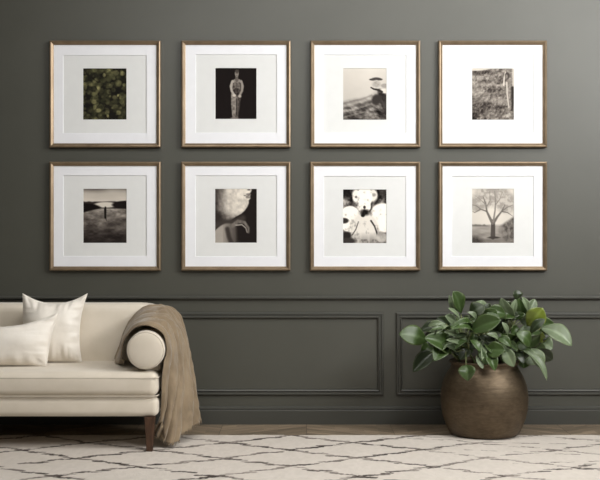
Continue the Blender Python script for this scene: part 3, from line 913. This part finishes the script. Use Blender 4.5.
    for b in range(9):
        root = base + Vector((hub_xy[b][0], hub_xy[b][1], .398))
        c = P(centers[b][0], centers[b][1] + 6, cy - .04 + hub_xy[b][1] * .6)
        mid = root.lerp(c, .55) + Vector((0, 0, .02))
        sb = bmesh.new()
        main = [root, root.lerp(mid, .5) + Vector((.005, 0, .005)), mid, c]
        add_tube(sb, [p - base for p in main], [.007, .006, .005, .004], 8)
        verts, faces, cols = [], [], []
        for (_, bx, by, tx, ty, w, d0, d1, colr) in groups[b]:
            p0, p1 = P(bx, by, d0), P(tx, ty, d1)
            # petiole back to the branch
            j = mid.lerp(c, rnd.random())
            m1 = (j + p0) / 2 + Vector((0, 0, .012))
            add_tube(sb, [j - base, m1 - base, p0 - base], [.0032, .0026, .0022], 6)
            ax = (p1 - p0); ln = ax.length; ax.normalize()
            wid = w * 1.12 / F * d0
            view = Vector((rnd.uniform(-.6, .6), -1, rnd.uniform(-.3, .9))).normalized()
            if w < ln * F / d0 * .42 : view = (view + Vector((rnd.uniform(-.4, .4), 0, .5))).normalized()
            side = ax.cross(view).normalized(); nrm = side.cross(ax).normalized()
            if nrm.y > 0: nrm = -nrm
            NL, NWd = 14, 8
            i0 = len(verts)
            curl = rnd.uniform(.03, .24) * ln; fold = rnd.uniform(.08, .55); wavep = rnd.uniform(0, 6)
            jit = rnd.uniform(.85, 1.15)
            cc = np.array([s2l(v / 255) for v in colr]) * jit
            mx = rnd.uniform(.46, .60)
            for a in range(NL + 1):
                s = a / NL
                prof_w = (math.sin(PI * s ** (math.log(.5) / math.log(mx)))) ** .72 if 0 < s < 1 else 0
                hw = wid / 2 * max(prof_w, .012)
                cen = p0 + ax * (ln * s) - Vector((0, 0, 1)) * curl * (s * s) + nrm * (curl * .9 * math.sin(PI * s))
                cen = cen + Vector((0, 0, 1)) * curl * s
                for e in range(NWd + 1):
                    x = e / NWd * 2 - 1
                    h = fold * hw * abs(x) + .04 * hw * math.sin(s * 16 + wavep + (2 if x > 0 else 0)) * abs(x)
                    p = cen + side * (hw * x) + nrm * h
                    verts.append(p - base)
                    vein = max(0, 1 - abs(x) * NWd * .6) * .5 + .10 * (math.sin((s * 11 - abs(x) * 2.2) * 2 * PI) > .75) * (abs(x) < .9)
                    tc = cc * (1 + .2 * (s - .5)) * (1 - vein) + (cc * 2.4 + .05) * vein * .75
                    if abs(x) > .95: tc = tc * .8 + np.array([.22, .26, .12]) * .2
                    cols.append(tc)
            for a in range(NL):
                for e in range(NWd):
                    q = i0 + a * (NWd + 1) + e
                    faces.append((q, q + 1, q + NWd + 2, q + NWd + 1))
        br = mesh_obj('branch', sb, M['stem'], t)
        me = bpy.data.meshes.new('foliage')
        me.from_pydata([tuple(v) for v in verts], [], faces); me.update()
        set_col(me, np.array(cols))
        fo = link_mesh('foliage', me, M['leaf'], br)
        so = fo.modifiers.new('thickness', 'SOLIDIFY'); so.thickness = .0012; so.offset = 0
plant()

# ------------------------------------------------------------------ light
def area(name, loc, target, sx, sy, power, col):
    l = bpy.data.lights.new(name, 'AREA'); l.shape = 'RECTANGLE'; l.size = sx; l.size_y = sy; l.energy = power; l.color = col
    o = bpy.data.objects.new(name, l); C.objects.link(o)
    o.location = loc
    o.rotation_euler = (Vector(target) - Vector(loc)).to_track_quat('-Z', 'Y').to_euler()
    return o
area('window_daylight', (XR - .12, 3.5, 2.75), (-.3, 6.5, 1.1), 2.2, .9, 155, (1, .995, .985))
area('ceiling_wash', (.5, 5.1, 3.27), (.2, 6.0, 0), 4.2, .8, 92, (1, .992, .975))  # added lamp washing the wall from above; the ceiling has no opening
area('high_fill', (.2, 3.3, 3.22), (-.2, 6.3, .6), 3.4, 1.0, 26, (1, .995, .985))  # added soft fill lamp high in the room, no window behind it
w = bpy.data.worlds.new('World'); bpy.context.scene.world = w; w.use_nodes = True
w.node_tree.nodes['Background'].inputs[0].default_value = (.95, .97, 1, 1)
w.node_tree.nodes['Background'].inputs[1].default_value = .05

# ------------------------------------------------------------------ camera
cam = bpy.data.cameras.new('camera'); co = bpy.data.objects.new('camera', cam); C.objects.link(co)
co.location = (0, 0, CAM_H); co.rotation_euler = (PI / 2, 0, 0)
cam.sensor_fit = 'HORIZONTAL'; cam.sensor_width = 36; cam.lens = F / 600 * 36
sc = bpy.context.scene
sc.camera = co
sc.view_settings.view_transform = 'Standard'; sc.view_settings.look = 'None'
sc.view_settings.exposure = 0; sc.view_settings.gamma = 1; sc.view_settings.use_curve_mapping = False
